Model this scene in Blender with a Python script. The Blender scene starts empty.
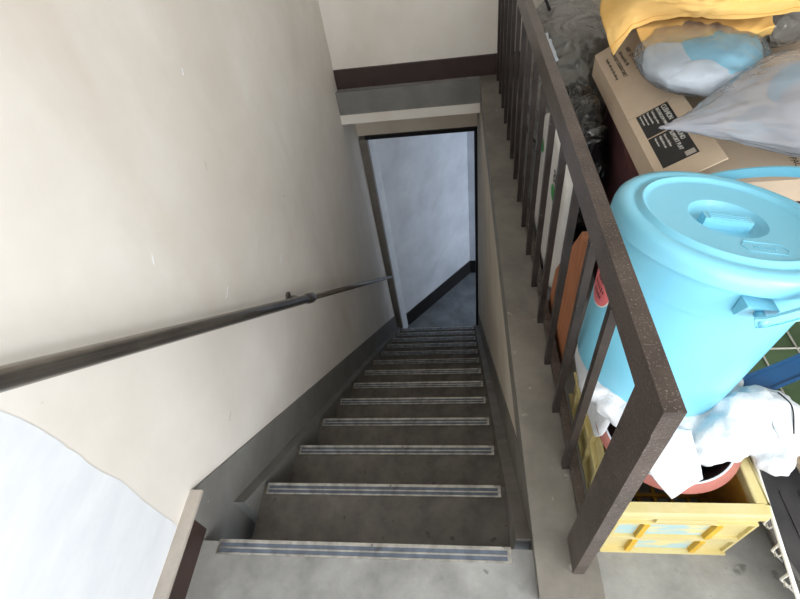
import bpy, bmesh, math, random
from mathutils import Vector, Matrix, noise

random.seed(7)
scene = bpy.context.scene
COL = scene.collection
PI = math.pi

# ------------------------------------------------------------------ camera
cam_d = bpy.data.cameras.new('camera'); cam = bpy.data.objects.new('camera', cam_d); COL.objects.link(cam)
cam_d.sensor_width = 36.0; cam_d.lens = 481.376 / 800 * 36.0; cam_d.clip_start = 0.02
cr = Vector((0.9906885, 0.05875852, -0.12281588)); cu = Vector((0.03834631, 0.74513402, 0.66581142)); cf = Vector((-0.13063638, 0.66432126, -0.73594253))
M = Matrix((cr, cu, -cf)).transposed().to_4x4(); M.translation = Vector((0.5932, -0.3542, 1.35))
cam.matrix_world = M
scene.camera = cam

# ------------------------------------------------------------------ world and daylight
w = bpy.data.worlds.new('world'); scene.world = w; w.use_nodes = True
w.node_tree.nodes['Background'].inputs[0].default_value = (0.80, 0.88, 1.0, 1)
w.node_tree.nodes['Background'].inputs[1].default_value = 1.0

def area(name, loc, target, sx, sy, power, color):
    d = bpy.data.lights.new(name, 'AREA'); d.shape = 'RECTANGLE'; d.size = sx; d.size_y = sy; d.energy = power; d.color = color
    o = bpy.data.objects.new(name, d); COL.objects.link(o); o.location = loc
    o.rotation_euler = (Vector(target) - Vector(loc)).to_track_quat('-Z', 'Y').to_euler()
    return o
# sky light at two added windows, rear and right, and at the street door
area('added_back_window_daylight', (1.25, -1.88, 1.30), (1.25, 0.0, 1.05), 1.9, 1.7, 38, (1.0, 0.985, 0.965))
area('added_right_window_daylight', (2.47, -1.05, 1.45), (0.9, -0.2, 0.7), 0.9, 0.95, 24, (0.985, 0.99, 1.0))
area('daylight_street_door', (2.30, 3.45, -1.75), (0.4, 3.5, -2.0), 0.9, 2.0, 5.7, (0.76, 0.87, 1.0))

vs = scene.view_settings
scene.display_settings.display_device = 'sRGB'
vs.view_transform = 'Standard'; vs.look = 'None'; vs.exposure = 0.86; vs.gamma = 1.0; vs.use_curve_mapping = False

# ------------------------------------------------------------------ materials
def srgb(c):
    return tuple(((v / 255) / 12.92 if v / 255 <= 0.04045 else ((v / 255 + 0.055) / 1.055) ** 2.4) for v in c) + (1.0,)

MATS = {}
def mat(name, c1, c2=None, scale=6.0, rough=0.6, bump=0.0, bscale=40.0, metal=0.0, detail=6.0, lo=0.35, hi=0.65, stretch=(1, 1, 1), spec=0.5, speck=None, speck_lo=0.62, speck_scale=60):
    m = bpy.data.materials.new(name); m.use_nodes = True; nt = m.node_tree; N = nt.nodes; L = nt.links
    b = N['Principled BSDF']; b.inputs['Roughness'].default_value = rough; b.inputs['Metallic'].default_value = metal
    b.inputs['Specular IOR Level'].default_value = spec
    tc = N.new('ShaderNodeTexCoord'); mp = N.new('ShaderNodeMapping'); mp.inputs['Scale'].default_value = stretch
    L.new(tc.outputs['Object'], mp.inputs['Vector'])
    col = None
    if c2 is not None:
        n = N.new('ShaderNodeTexNoise'); n.inputs['Scale'].default_value = scale; n.inputs['Detail'].default_value = detail; n.inputs['Roughness'].default_value = 0.62
        L.new(mp.outputs[0], n.inputs['Vector'])
        r = N.new('ShaderNodeValToRGB'); r.color_ramp.elements[0].position = lo; r.color_ramp.elements[1].position = hi
        r.color_ramp.elements[0].color = srgb(c1); r.color_ramp.elements[1].color = srgb(c2)
        L.new(n.outputs['Fac'], r.inputs['Fac']); col = r.outputs['Color']
    if speck is not None:
        n2 = N.new('ShaderNodeTexNoise'); n2.inputs['Scale'].default_value = speck_scale; n2.inputs['Detail'].default_value = 4
        L.new(mp.outputs[0], n2.inputs['Vector'])
        r2 = N.new('ShaderNodeValToRGB'); r2.color_ramp.elements[0].position = speck_lo; r2.color_ramp.elements[1].position = speck_lo + 0.05
        L.new(n2.outputs['Fac'], r2.inputs['Fac'])
        mx = N.new('ShaderNodeMixRGB'); L.new(r2.outputs['Color'], mx.inputs['Fac'])
        if col: L.new(col, mx.inputs['Color1'])
        else: mx.inputs['Color1'].default_value = srgb(c1)
        mx.inputs['Color2'].default_value = srgb(speck); col = mx.outputs['Color']
    if col: L.new(col, b.inputs['Base Color'])
    else: b.inputs['Base Color'].default_value = srgb(c1)
    if bump:
        n3 = N.new('ShaderNodeTexNoise'); n3.inputs['Scale'].default_value = bscale; n3.inputs['Detail'].default_value = 5
        L.new(mp.outputs[0], n3.inputs['Vector'])
        bp = N.new('ShaderNodeBump'); bp.inputs['Strength'].default_value = bump; bp.inputs['Distance'].default_value = 0.01
        L.new(n3.outputs['Fac'], bp.inputs['Height']); L.new(bp.outputs['Normal'], b.inputs['Normal'])
    MATS[name] = m
    return m

mat('cream_wall', (229, 225, 218), (216, 210, 201), 1.8, 0.72, 0.10, 14, speck=(205, 198, 186), speck_lo=0.74, speck_scale=40)
mat('white_patch', (226, 230, 235), (216, 221, 227), 5, 0.7, 0.10, 10, stretch=(1, 1, 3))
mat('well_wall', (206, 196, 180), (190, 178, 160), 3, 0.75, 0.06, 20)
mat('floor_gray', (152, 152, 149), (116, 116, 114), 8, 0.62, 0.12, 60, lo=0.3, hi=0.7, speck=(104, 104, 102), speck_lo=0.66, speck_scale=17)
mat('curb_gray', (124, 119, 111), (101, 97, 90), 7, 0.6, 0.08, 50, speck=(150, 147, 140), speck_lo=0.68, speck_scale=30)
mat('dado_gray', (124, 123, 119), (106, 105, 102), 5, 0.55, 0.05, 40, speck=(170, 170, 168), speck_lo=0.72, speck_scale=70)
mat('step_gray', (106, 101, 95), (76, 72, 68), 9, 0.58, 0.08, 60, speck=(62, 59, 57), speck_lo=0.66, speck_scale=24)
mat('brown_base', (62, 46, 42), (48, 36, 34), 8, 0.45, 0.04, 40, speck=(150, 140, 135), speck_lo=0.75, speck_scale=50)
mat('brown_dark', (16, 12, 13), (11, 9, 10), 8, 0.5)
mat('base_cap', (186, 178, 168), (168, 160, 151), 12, 0.6)
mat('blue_wall', (212, 216, 222), (190, 195, 203), 2.5, 0.7, 0.05, 12, speck=(176, 180, 186), speck_lo=0.66, speck_scale=3)
mat('jamb_gray', (128, 122, 115), (114, 108, 102), 10, 0.5)
mat('jamb_white', (210, 214, 218), (196, 200, 206), 8, 0.55)
mat('black_paint', (12, 11, 11), (20, 19, 19), 10, 0.45)
mat('lower_floor', (122, 128, 133), (96, 101, 106), 6, 0.5, 0.05, 40)
mat('ceiling_white', (232, 228, 220), None, rough=0.8)
mat('alu', (196, 194, 188), (150, 148, 144), 30, 0.32, 0.05, 90, metal=0.75, speck=(110, 108, 104), speck_lo=0.68, speck_scale=50)
mat('insert_blue', (94, 104, 118), (70, 77, 88), 30, 0.5, speck=(60, 62, 68), speck_lo=0.66, speck_scale=30)
mat('rail_brown', (84, 73, 67), (61, 53, 49), 14, 0.36, 0.12, 160, speck=(126, 118, 114), speck_lo=0.60, speck_scale=330)
mat('baluster_brown', (58, 50, 47), (40, 35, 33), 14, 0.42, 0.06, 90, speck=(120, 112, 108), speck_lo=0.70, speck_scale=70)
mat('handrail_steel', (140, 135, 128), (98, 94, 89), 20, 0.27, 0.0, metal=0.8, stretch=(1, .2, .2))
mat('bucket_blue', (128, 204, 230), (122, 199, 226), 3, 0.30)
mat('bucket_lid', (132, 206, 232), (126, 202, 229), 3, 0.33)
mat('sticker_pink', (232, 120, 125), None, rough=0.4)
mat('sticker_white', (240, 238, 236), None, rough=0.4)
mat('ink_dark', (58, 24, 30), None, rough=0.6)
mat('ink_black', (24, 23, 24), (34, 33, 34), 40, 0.5)
mat('ink_white', (222, 220, 214), None, rough=0.6)
mat('ink_tan', (150, 128, 106), None, rough=0.7)
mat('crate_yellow', (200, 184, 122), (206, 194, 144), 9, 0.42, 0.03, 60)
mat('crate_faded', (214, 200, 140), (160, 190, 192), 16, 0.45, 0.03, 60, lo=0.40, hi=0.52, stretch=(0.6, 1, 1.4))
mat('crate_inner', (206, 160, 62), (150, 116, 56), 8, 0.5, 0.03, 60)
mat('crate_web_shade', (214, 172, 48), (200, 158, 40), 10, 0.45)  # deeper yellow paints in the shade on the webs' angled sides
mat('terracotta', (172, 110, 100), (158, 98, 90), 10, 0.4)
mat('bowl_dark', (58, 40, 38), (40, 28, 28), 10, 0.35)
mat('towel_white', (216, 219, 222), (202, 206, 210), 30, 0.95, 0.26, 230, spec=0.1)
mat('stitch_black', (30, 30, 34), None, rough=0.8)
mat('wood_red', (186, 122, 84), (150, 94, 62), 14, 0.5, 0.05, 60, stretch=(8, 8, 0.5))
mat('cardboard', (206, 187, 165), (194, 174, 150), 5, 0.8, 0.05, 90)
mat('maroon', (74, 34, 38), (60, 26, 31), 18, 0.8, 0.06, 200)
def crumple(name, col, rough, strength):
    m = bpy.data.materials.new(name); m.use_nodes = True; nt = m.node_tree; N = nt.nodes; L = nt.links
    b = N['Principled BSDF']; b.inputs['Base Color'].default_value = srgb(col); b.inputs['Roughness'].default_value = rough; b.inputs['Specular IOR Level'].default_value = 0.7
    tc = N.new('ShaderNodeTexCoord'); nz = N.new('ShaderNodeTexNoise'); nz.inputs['Scale'].default_value = 7; nz.inputs['Detail'].default_value = 3
    L.new(tc.outputs['Object'], nz.inputs['Vector'])
    wp = N.new('ShaderNodeVectorMath'); wp.operation = 'MULTIPLY_ADD'; wp.inputs[1].default_value = (0.16, 0.16, 0.16)
    L.new(nz.outputs['Color'], wp.inputs[0]); L.new(tc.outputs['Object'], wp.inputs[2])
    prev = None
    for sc, st, di in ((9, strength, 0.035), (22, strength * 0.8, 0.015)):
        vo = N.new('ShaderNodeTexVoronoi'); vo.feature = 'F1'; vo.inputs['Scale'].default_value = sc; L.new(wp.outputs[0], vo.inputs['Vector'])
        bp = N.new('ShaderNodeBump'); bp.inputs['Strength'].default_value = st; bp.inputs['Distance'].default_value = di
        L.new(vo.outputs['Distance'], bp.inputs['Height'])
        if prev: L.new(prev.outputs[0], bp.inputs['Normal'])
        prev = bp
    L.new(prev.outputs[0], b.inputs['Normal']); MATS[name] = m
crumple('black_bag', (30, 30, 31), 0.22, 0.9)
crumple('gray_bag', (118, 117, 113), 0.24, 1.0)
mat('white_sack', (214, 212, 208), (196, 194, 190), 7, 0.45, 0.10, 30)
mat('print_green', (48, 148, 62), None, rough=0.45)
mat('print_yellow', (222, 200, 60), None, rough=0.45)
mat('print_red', (190, 52, 48), None, rough=0.45)
mat('yellow_cloth', (245, 204, 132), (241, 195, 116), 3.5, 0.8, 0.25, 30, spec=0.2)
mat('yellow_thread', (222, 164, 72), None, rough=0.85)
mat('content_blue', (92, 190, 226), (140, 212, 238), 5, 0.5)
mat('content_white', (220, 228, 236), (204, 214, 226), 5, 0.6)
mat('content_gray', (190, 190, 200), (156, 158, 172), 4, 0.6)
mat('wire_white', (226, 224, 214), (206, 204, 194), 20, 0.35)
mat('green_mat', (92, 118, 82), (78, 102, 70), 10, 0.55)
mat('steel_gray', (150, 150, 150), (120, 120, 122), 15, 0.3, metal=0.6)
mat('pan_black', (74, 73, 75), (56, 56, 58), 10, 0.35)
mat('pan_rim', (128, 126, 126), (104, 102, 102), 14, 0.3, metal=0.5)
mat('plastic_navy', (16, 74, 118), (14, 66, 108), 6, 0.3)
mat('pale_wood', (212, 196, 174), (190, 172, 150), 14, 0.6, stretch=(1, 8, 8))
mat('box_navy', (26, 36, 66), None, rough=0.5)
mat('frame_white', (214, 214, 210), None, rough=0.5)

def plastic_film(name, tint, fac_diffuse, rough=0.12, bscale=18):
    m = bpy.data.materials.new(name); m.use_nodes = True; nt = m.node_tree; N = nt.nodes; L = nt.links
    N.remove(N['Principled BSDF']); out = N['Material Output']
    tr = N.new('ShaderNodeBsdfTransparent'); tr.inputs[0].default_value = (0.96, 0.97, 0.98, 1)
    df = N.new('ShaderNodeBsdfDiffuse'); df.inputs[0].default_value = srgb(tint)
    gl = N.new('ShaderNodeBsdfGlossy'); gl.inputs['Roughness'].default_value = rough
    tc = N.new('ShaderNodeTexCoord'); n = N.new('ShaderNodeTexNoise'); n.inputs['Scale'].default_value = bscale; n.inputs['Detail'].default_value = 4
    L.new(tc.outputs['Object'], n.inputs['Vector'])
    bp = N.new('ShaderNodeBump'); bp.inputs['Strength'].default_value = 0.9; bp.inputs['Distance'].default_value = 0.01
    L.new(n.outputs['Fac'], bp.inputs['Height']); L.new(bp.outputs[0], gl.inputs['Normal'])
    a = N.new('ShaderNodeMixShader'); a.inputs[0].default_value = fac_diffuse; L.new(tr.outputs[0], a.inputs[1]); L.new(df.outputs[0], a.inputs[2])
    fr = N.new('ShaderNodeFresnel'); fr.inputs[0].default_value = 1.28; L.new(bp.outputs[0], fr.inputs['Normal'])
    b = N.new('ShaderNodeMixShader'); L.new(fr.outputs[0], b.inputs[0]); L.new(a.outputs[0], b.inputs[1]); L.new(gl.outputs[0], b.inputs[2])
    L.new(b.outputs[0], out.inputs['Surface']); MATS[name] = m
def add_stains(m, col, scale, lo, hi, stretch):
    nt = m.node_tree; N = nt.nodes; L = nt.links; b = N['Principled BSDF']; src = b.inputs['Base Color'].links[0].from_socket
    tc = N.new('ShaderNodeTexCoord'); mp = N.new('ShaderNodeMapping'); mp.inputs['Scale'].default_value = stretch; mp.inputs['Location'].default_value = (3.1, 1.7, 0.4)
    n = N.new('ShaderNodeTexNoise'); n.inputs['Scale'].default_value = scale; n.inputs['Detail'].default_value = 5; n.inputs['Distortion'].default_value = 0.6
    r = N.new('ShaderNodeMapRange'); r.inputs[1].default_value = lo; r.inputs[2].default_value = hi; r.inputs[4].default_value = 0.42
    mx = N.new('ShaderNodeMixRGB'); mx.inputs['Color2'].default_value = srgb(col)
    L.new(tc.outputs['Object'], mp.inputs[0]); L.new(mp.outputs[0], n.inputs['Vector']); L.new(n.outputs['Fac'], r.inputs[0])
    L.new(r.outputs[0], mx.inputs['Fac']); L.new(src, mx.inputs['Color1']); L.new(mx.outputs[0], b.inputs['Base Color'])
add_stains(MATS['cream_wall'], (196, 184, 168), 1.5, 0.50, 0.75, (1, 1.4, 0.6))
add_stains(MATS['blue_wall'], (168, 168, 170), 2.2, 0.52, 0.72, (1, 1, 1))
plastic_film('film_blue', (214, 228, 244), 0.15, 0.08, 26)
plastic_film('film_clear', (226, 228, 238), 0.34, 0.14)
plastic_film('window_glass', (230, 240, 245), 0.02, 0.02)

# ------------------------------------------------------------------ mesh helpers
def bm_new(): return bmesh.new()
def box(bm, x0, x1, y0, y1, z0, z1):
    v = [bm.verts.new((x, y, z)) for z in (z0, z1) for y in (y0, y1) for x in (x0, x1)]
    for f in ((0, 2, 3, 1), (4, 5, 7, 6), (0, 1, 5, 4), (2, 6, 7, 3), (0, 4, 6, 2), (1, 3, 7, 5)): bm.faces.new([v[i] for i in f])
    return v
def prism(bm, pts, d):
    """closed polygon pts (3-D) extruded by vector d"""
    d = Vector(d); a = [bm.verts.new(p) for p in pts]; b = [bm.verts.new(Vector(p) + d) for p in pts]
    n = len(a); bm.faces.new(a[::-1]); bm.faces.new(b)
    for i in range(n): bm.faces.new((a[i], a[(i + 1) % n], b[(i + 1) % n], b[i]))
def tube(bm, path, r, seg=10, closed=False, caps=True, up=(0, 0, 1), flat=1.0):
    path = [Vector(p) for p in path]; n = len(path); rings = []
    rr = r if isinstance(r, (list, tuple)) else [r] * n
    for i, p in enumerate(path):
        if closed: t = path[(i + 1) % n] - path[i - 1]
        else: t = path[min(i + 1, n - 1)] - path[max(i - 1, 0)]
        t.normalize(); u = Vector(up)
        if abs(t.dot(u)) > 0.95: u = Vector((1, 0, 0))
        s = t.cross(u).normalized(); q = s.cross(t).normalized()
        rings.append([bm.verts.new(p + rr[i] * (math.cos(a) * s + math.sin(a) * q * flat)) for a in [2 * PI * k / seg for k in range(seg)]])
    m = n if closed else n - 1
    for i in range(m):
        A, B = rings[i], rings[(i + 1) % n]
        for k in range(seg): bm.faces.new((A[k], A[(k + 1) % seg], B[(k + 1) % seg], B[k]))
    if caps and not closed: bm.faces.new(rings[0][::-1]); bm.faces.new(rings[-1])
def lathe(bm, prof, seg=64, cap0=True, cap1=False):
    rings = []
    for r, z in prof:
        if r < 1e-5: rings.append([bm.verts.new((0, 0, z))])
        else: rings.append([bm.verts.new((r * math.cos(2 * PI * k / seg), r * math.sin(2 * PI * k / seg), z)) for k in range(seg)])
    for A, B in zip(rings, rings[1:]):
        for k in range(seg):
            k2 = (k + 1) % seg
            if len(A) == 1 and len(B) == 1: continue
            if len(A) == 1: bm.faces.new((A[0], B[k2], B[k]))
            elif len(B) == 1: bm.faces.new((A[k], A[k2], B[0]))
            else: bm.faces.new((A[k], A[k2], B[k2], B[k]))
def grid(bm, fn, nu, nv):
    V = [[bm.verts.new(fn(i / nu, j / nv)) for j in range(nv + 1)] for i in range(nu + 1)]
    for i in range(nu):
        for j in range(nv): bm.faces.new((V[i][j], V[i + 1][j], V[i + 1][j + 1], V[i][j + 1]))
def bez(net, u, v):
    """smooth interpolating surface through a control net (Catmull-Rom in both directions)"""
    def cr1(P, t):
        n = len(P) - 1; x = min(max(t * n, 0), n - 1e-6); i = int(x); f = x - i
        p1, p2 = P[i], P[i + 1]; p0 = P[i - 1] if i > 0 else p1 * 2 - p2; p3 = P[i + 2] if i + 2 <= n else p2 * 2 - p1
        return 0.5 * ((2 * p1) + (p2 - p0) * f + (2 * p0 - 5 * p1 + 4 * p2 - p3) * f * f + (3 * p1 - p0 - 3 * p2 + p3) * f ** 3)
    return cr1([cr1([Vector(q) for q in row], u) for row in net], v)
def bevel(bm, w, seg=2, angle=0.6):
    e = [e for e in bm.edges if len(e.link_faces) == 2 and e.calc_face_angle(0) > angle]
    bmesh.ops.bevel(bm, geom=e, offset=w, segments=seg, profile=0.5, affect='EDGES')
def mesh_of(name, bm, m, smooth=False):
    bmesh.ops.recalc_face_normals(bm, faces=bm.faces)
    me = bpy.data.meshes.new(name); bm.to_mesh(me); bm.free()
    for mm in (m if isinstance(m, (list, tuple)) else [m]): me.materials.append(MATS[mm])
    if smooth:
        for p in me.polygons: p.use_smooth = True
    return me
def obj(name, bm, m, parent=None, smooth=False):
    me = bm if isinstance(bm, bpy.types.Mesh) else mesh_of(name, bm, m, smooth)
    o = bpy.data.objects.new(name, me); COL.objects.link(o)
    if parent is not None: o.parent = parent
    return o
def smooth_by_angle(o, deg=35):
    me = o.data; bm = bmesh.new(); bm.from_mesh(me)
    for e in bm.edges:
        if len(e.link_faces) == 2: e.smooth = e.calc_face_angle(0) < math.radians(deg)
    for f in bm.faces: f.smooth = True
    bm.to_mesh(me); bm.free()
def tag(o, label, cat, group=None, kind=None):
    o['label'] = label; o['category'] = cat
    if group: o['group'] = group
    if kind: o['kind'] = kind
    return o
def thing(name, label, cat, loc=(0, 0, 0), group=None):
    o = bpy.data.objects.new(name, None); COL.objects.link(o); o.location = loc; o.empty_display_size = 0.05
    return tag(o, label, cat, group)
def part_box(name, m, parent, x0, x1, y0, y1, z0, z1, bv=0.0):
    bm = bm_new(); box(bm, x0, x1, y0, y1, z0, z1)
    if bv: bevel(bm, bv)
    return obj(name, bm, m, parent)
def struct_box(name, m, label, cat, boxes, bv=0.0):
    bm = bm_new()
    for b in boxes: box(bm, *b)
    if bv: bevel(bm, bv)
    return tag(obj(name, bm, m), label, cat, kind='structure')
def text_mesh(name, s, size, m, parent, mw, align='LEFT'):
    cu_ = bpy.data.curves.new(name + '_c', 'FONT'); cu_.body = s; cu_.size = size; cu_.align_x = align; cu_.extrude = 0.0003
    t = bpy.data.objects.new(name + '_t', cu_); COL.objects.link(t)
    dg = bpy.context.evaluated_depsgraph_get(); me = bpy.data.meshes.new_from_object(t.evaluated_get(dg))
    bpy.data.objects.remove(t); bpy.data.curves.remove(cu_)
    me.materials.clear(); me.materials.append(MATS[m]); me.transform(mw)
    o = bpy.data.objects.new(name, me); COL.objects.link(o)
    if parent is not None: o.parent = parent
    return o
def frame_mw(origin, xdir, ydir):
    x = Vector(xdir).normalized(); y = Vector(ydir); y = (y - x * y.dot(x)).normalized(); z = x.cross(y)
    m = Matrix((x, y, z)).transposed().to_4x4(); m.translation = Vector(origin); return m

# ------------------------------------------------------------------ dimensions
G, RISE, NSTEP = 0.2423, 0.2287, 12
SL = RISE / G
XW, XL, XR, XC = -0.148, -0.092, 0.6876, 0.742
YW, YD = 2.65, 2.95
ZLOW = -RISE * (NSTEP + 1)
XRM, YB, ZC = 2.40, -1.80, 2.35

# ------------------------------------------------------------------ the setting
struct_box('floor', 'floor_gray', 'worn grey concrete floor of the upper landing', 'floor',
    [(XW, XRM, YB, 0.0, -0.11, 0.0), (XC + 0.006, XRM, 0.0, YW, -0.11, 0.0), (XW, XC, 2.575, YW, -0.15, 0.04)])
struct_box('trim_7', 'dado_gray', 'grey painted slab face under the far brown baseboard', 'trim', [(XW, XC, 2.565, 2.575, -0.095, 0.052)], 0.002)
struct_box('ceiling', 'ceiling_white', 'pale painted ceiling above the landing', 'ceiling', [(XW, XRM, YB, YW, ZC, ZC + 0.1)])
wl = struct_box('wall_left', 'cream_wall', 'long scuffed cream plaster wall beside the stairs', 'wall', [(XW - 0.12, XW, YB, 3.12, -3.1, ZC)])
# white repainted area that ends at the head of the stairs
edge = [(-0.010, 0.93), (-0.016, 0.84), (-0.012, 0.745), (-0.003, 0.675), (0.001, 0.568), (-0.005, 0.50), (0.006, 0.411), (-0.002, 0.309), (-0.004, 0.162), (-0.006, 0.137)]
fine = []
for (a, b), (c, d) in zip(edge, edge[1:]):
    for k in range(6):
        t = k / 6; fine.append((a + (c - a) * t + 0.004 * noise.noise((0, 0, (b + (d - b) * t) * 25)), b + (d - b) * t))
bm = bm_new(); prism(bm, [(XW, YB + 0.3, 0.137), (XW, YB + 0.3, 0.93)] + [(XW, y, z) for y, z in fine], (0.0015, 0, 0))
pp = obj('paint_patch', bm, 'white_patch', wl); pp['label'] = 'bright white repainted patch with a wavy edge'
rs = random.Random(11)
for (y, z, l, a) in ((1.05, 0.05, 0.05, 0.3), (1.45, -0.62, 0.05, 0.5), (1.62, -0.30, 0.07, -0.1), (1.95, -0.75, 0.06, 0.1), (0.85, 0.62, 0.03, 1.2), (0.45, 0.62, 0.025, 1.0), (0.62, 0.30, 0.045, 0.35), (1.30, 0.20, 0.03, -0.5), (0.95, 0.86, 0.02, 0.9), (2.1, -0.25, 0.05, 0.2), (0.33, 0.05, 0.035, 0.4)):
    bm = bm_new(); n_ = 6
    pts = [(XW + 0.0003, y + l * k / n_ * math.cos(a), z + l * k / n_ * math.sin(a) + rs.uniform(-0.004, 0.004)) for k in range(n_ + 1)]
    tube(bm, pts, [0.0003] + [0.0011] * (n_ - 1) + [0.0003], 5); obj('scratch', bm, 'white_patch' if rs.random() < 0.6 else 'base_cap', wl)
struct_box('wall_far', 'cream_wall', 'cream wall above the far end of the stairwell', 'wall', [(XW, XRM, YW, YW + 0.1, 0.0, ZC)])
struct_box('wall_right', 'cream_wall', 'cream room wall with an added side window beyond the clutter', 'wall',
    [(XRM, XRM + 0.1, YB, YW, 0.0, 0.85), (XRM, XRM + 0.1, YB, YW, 2.05, ZC), (XRM, XRM + 0.1, YB, -1.65, 0.85, 2.05), (XRM, XRM + 0.1, -0.45, YW, 0.85, 2.05)])
struct_box('wall_back', 'cream_wall', 'cream room wall with an added wide window behind the viewer', 'wall',
    [(XW, XRM, YB - 0.1, YB, 0.0, 0.45), (XW, XRM, YB - 0.1, YB, 2.15, ZC), (XW, 0.3, YB - 0.1, YB, 0.45, 2.15), (2.2, XRM, YB - 0.1, YB, 0.45, 2.15)])
def window(name, label, horizontal, a0, a1, z0, z1, pos):
    t = thing(name, label, 'window'); t['kind'] = 'structure'
    def B(n, m, p0, p1, q0, q1, th):
        if horizontal: return part_box(n, m, t, p0, p1, pos - th, pos + th, q0, q1)
        return part_box(n, m, t, pos - th, pos + th, p0, p1, q0, q1)
    e = 0.04; mid = (a0 + a1) / 2
    B('window_frame', 'frame_white', a0, a0 + e, z0, z1, 0.025); B('window_frame', 'frame_white', a1 - e, a1, z0, z1, 0.025)
    B('window_frame', 'frame_white', a0 + e, a1 - e, z0, z0 + e, 0.025); B('window_frame', 'frame_white', a0 + e, a1 - e, z1 - e, z1, 0.025)
    B('window_frame', 'frame_white', mid - e / 2, mid + e / 2, z0 + e, z1 - e, 0.025)
    B('pane', 'window_glass', a0 + e, mid - e / 2, z0 + e, z1 - e, 0.002); B('pane', 'window_glass', mid + e / 2, a1 - e, z0 + e, z1 - e, 0.002)
window('added_window_1', 'wide white framed window added behind the viewer for daylight', True, 0.3, 2.2, 0.45, 2.15, YB - 0.05)  # unseen window, added to let daylight in from behind
window('added_window_2', 'white framed side window added in the right wall for daylight', False, -1.65, -0.45, 0.85, 2.05, XRM + 0.05)  # also out of view, added to bring daylight from the right

# stairwell
struct_box('wall_stairwell_right', 'well_wall', 'narrow beige stairwell wall under the railing curb', 'wall', [(XC + 0.006, XC + 0.10, 0.0, YD + 0.15, -3.1, -0.11)])
struct_box('wall_slab_face', 'cream_wall', 'pale plastered slab edge above the lower doorway', 'wall', [(XW, XC, 2.558, 2.575, -0.155, -0.095)])
struct_box('wall_door_header', 'well_wall', 'grey wall strip over the lower doorway', 'wall', [(XW, XC, YD, YD + 0.14, -0.46, -0.11), (XW, XC, YW, YW + 0.1, -0.11, 0.0)])
struct_box('ceiling_lower', 'ceiling_white', 'ceiling of the lower passage beyond the doorway', 'ceiling', [(XW, 2.4, YW, 4.1, -0.11, -0.001)])
struct_box('floor_lower', 'lower_floor', 'bluish grey floor of the lower passage', 'floor', [(XW, 2.4, 2.68, 4.1, ZLOW - 0.1, ZLOW)])
# lower passage: diagonal wall, back wall
D0, D1 = Vector((-0.085, 3.115, 0)), Vector((0.687, 3.964, 0))
dn = (D1 - D0).normalized(); dnorm = Vector((-dn.y, dn.x, 0))
bm = bm_new(); prism(bm, [D0 + Vector((0, 0, ZLOW)), D1 + Vector((0, 0, ZLOW)), D1 + dnorm * 0.1 + Vector((0, 0, ZLOW)), D0 + dnorm * 0.1 + Vector((0, 0, ZLOW))], (0, 0, -0.11 - ZLOW))
tag(obj('wall_diagonal', bm, 'blue_wall'), 'smudged white diagonal wall seen through the lower doorway', 'wall', kind='structure')
struct_box('wall_lower_back', 'blue_wall', 'white wall at the far end of the lower passage', 'wall', [(0.687, 2.4, 3.964, 4.08, ZLOW, -0.11)])
bm = bm_new(); q = -dnorm * 0.012; zl = Vector((0, 0, ZLOW))
prism(bm, [D0 + zl, D1 + zl, D1 + q + zl, D0 + q + zl], (0, 0, 0.20))
tag(obj('baseboard_diagonal', bm, 'brown_dark'), 'black baseboard along the diagonal lower wall', 'baseboard', kind='structure')
struct_box('baseboard_lower', 'brown_dark', 'short black baseboard at the lower back wall', 'baseboard', [(0.69, 2.4, 3.952, 3.964, ZLOW, ZLOW + 0.20)])
struct_box('wall_street_side', 'blue_wall', 'wall with the street doorway of the lower passage', 'wall',
    [(2.35, 2.4, 2.95, 3.0, ZLOW, -0.11), (2.35, 2.4, 3.9, 3.964, ZLOW, -0.11), (2.35, 2.4, 3.0, 3.9, -0.75, -0.11)])
struct_box('wall_lower_near', 'blue_wall', 'lower passage wall right of the doorway', 'wall', [(XC + 0.1, 2.4, YD, YD + 0.1, ZLOW, -0.11)])
# lower door frame
dr = thing('door_1', 'open lower doorway with a thin black frame and grey jamb', 'doorway', (0, YD, ZLOW)); dr['kind'] = 'structure'
def dpart(n, m, x0, x1, y0, y1, z0, z1, bv=0.0): return part_box(n, m, dr, x0, x1, y0 - YD, y1 - YD, z0 - ZLOW, z1 - ZLOW, bv)
dpart('head_bar', 'black_paint', -0.095, XC - 0.001, YD - 0.015, YD - 0.001, -0.488, -0.458)
dpart('jamb', 'black_paint', XC - 0.024, XC - 0.001, YD - 0.02, YD + 0.02, ZLOW + 0.03, -0.49)
dpart('jamb', 'jamb_gray', XW + 0.001, -0.088, YD - 0.002, YD + 0.06, ZLOW, -0.49)
bm = bm_new(); prism(bm, [(XW + 0.001, 0.061, 0), (-0.088, 0.061, 0), (-0.052, 0.180, 0), (XW + 0.001, 0.165, 0)], (0, 0, -0.47 - ZLOW)); obj('jamb_reveal', bm, 'jamb_white', dr)
dpart('strike_plate', 'steel_gray', -0.100, -0.094, YD - 0.006, YD - 0.002, -1.76, -1.69)
# upper baseboards
bl = bm_new(); prism(bl, [(XW, YB + 0.02, 0.0), (XW, YB + 0.02, 0.127), (XW + 0.0062, YB + 0.02, 0.127), (XW + 0.0062, YB + 0.02, 0.0)], (0, 0.030 - YB - 0.02, 0))
b_ = tag(obj('baseboard_left', bl, 'brown_base'), 'brown baseboard with pale cap along the left wall', 'baseboard', kind='structure')
bm = bm_new(); box(bm, XW, XW + 0.034, YB + 0.02, 0.088, 0.127, 0.137); bevel(bm, 0.002)
obj('cap_strip', bm, 'base_cap', b_)
struct_box('baseboard_far', 'brown_base', 'dark brown baseboard on the far cream wall', 'baseboard', [(XW, XC, YW - 0.014, YW, 0.04, 0.157), (XC, XRM, YW - 0.014, YW, 0.0, 0.157)])
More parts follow.
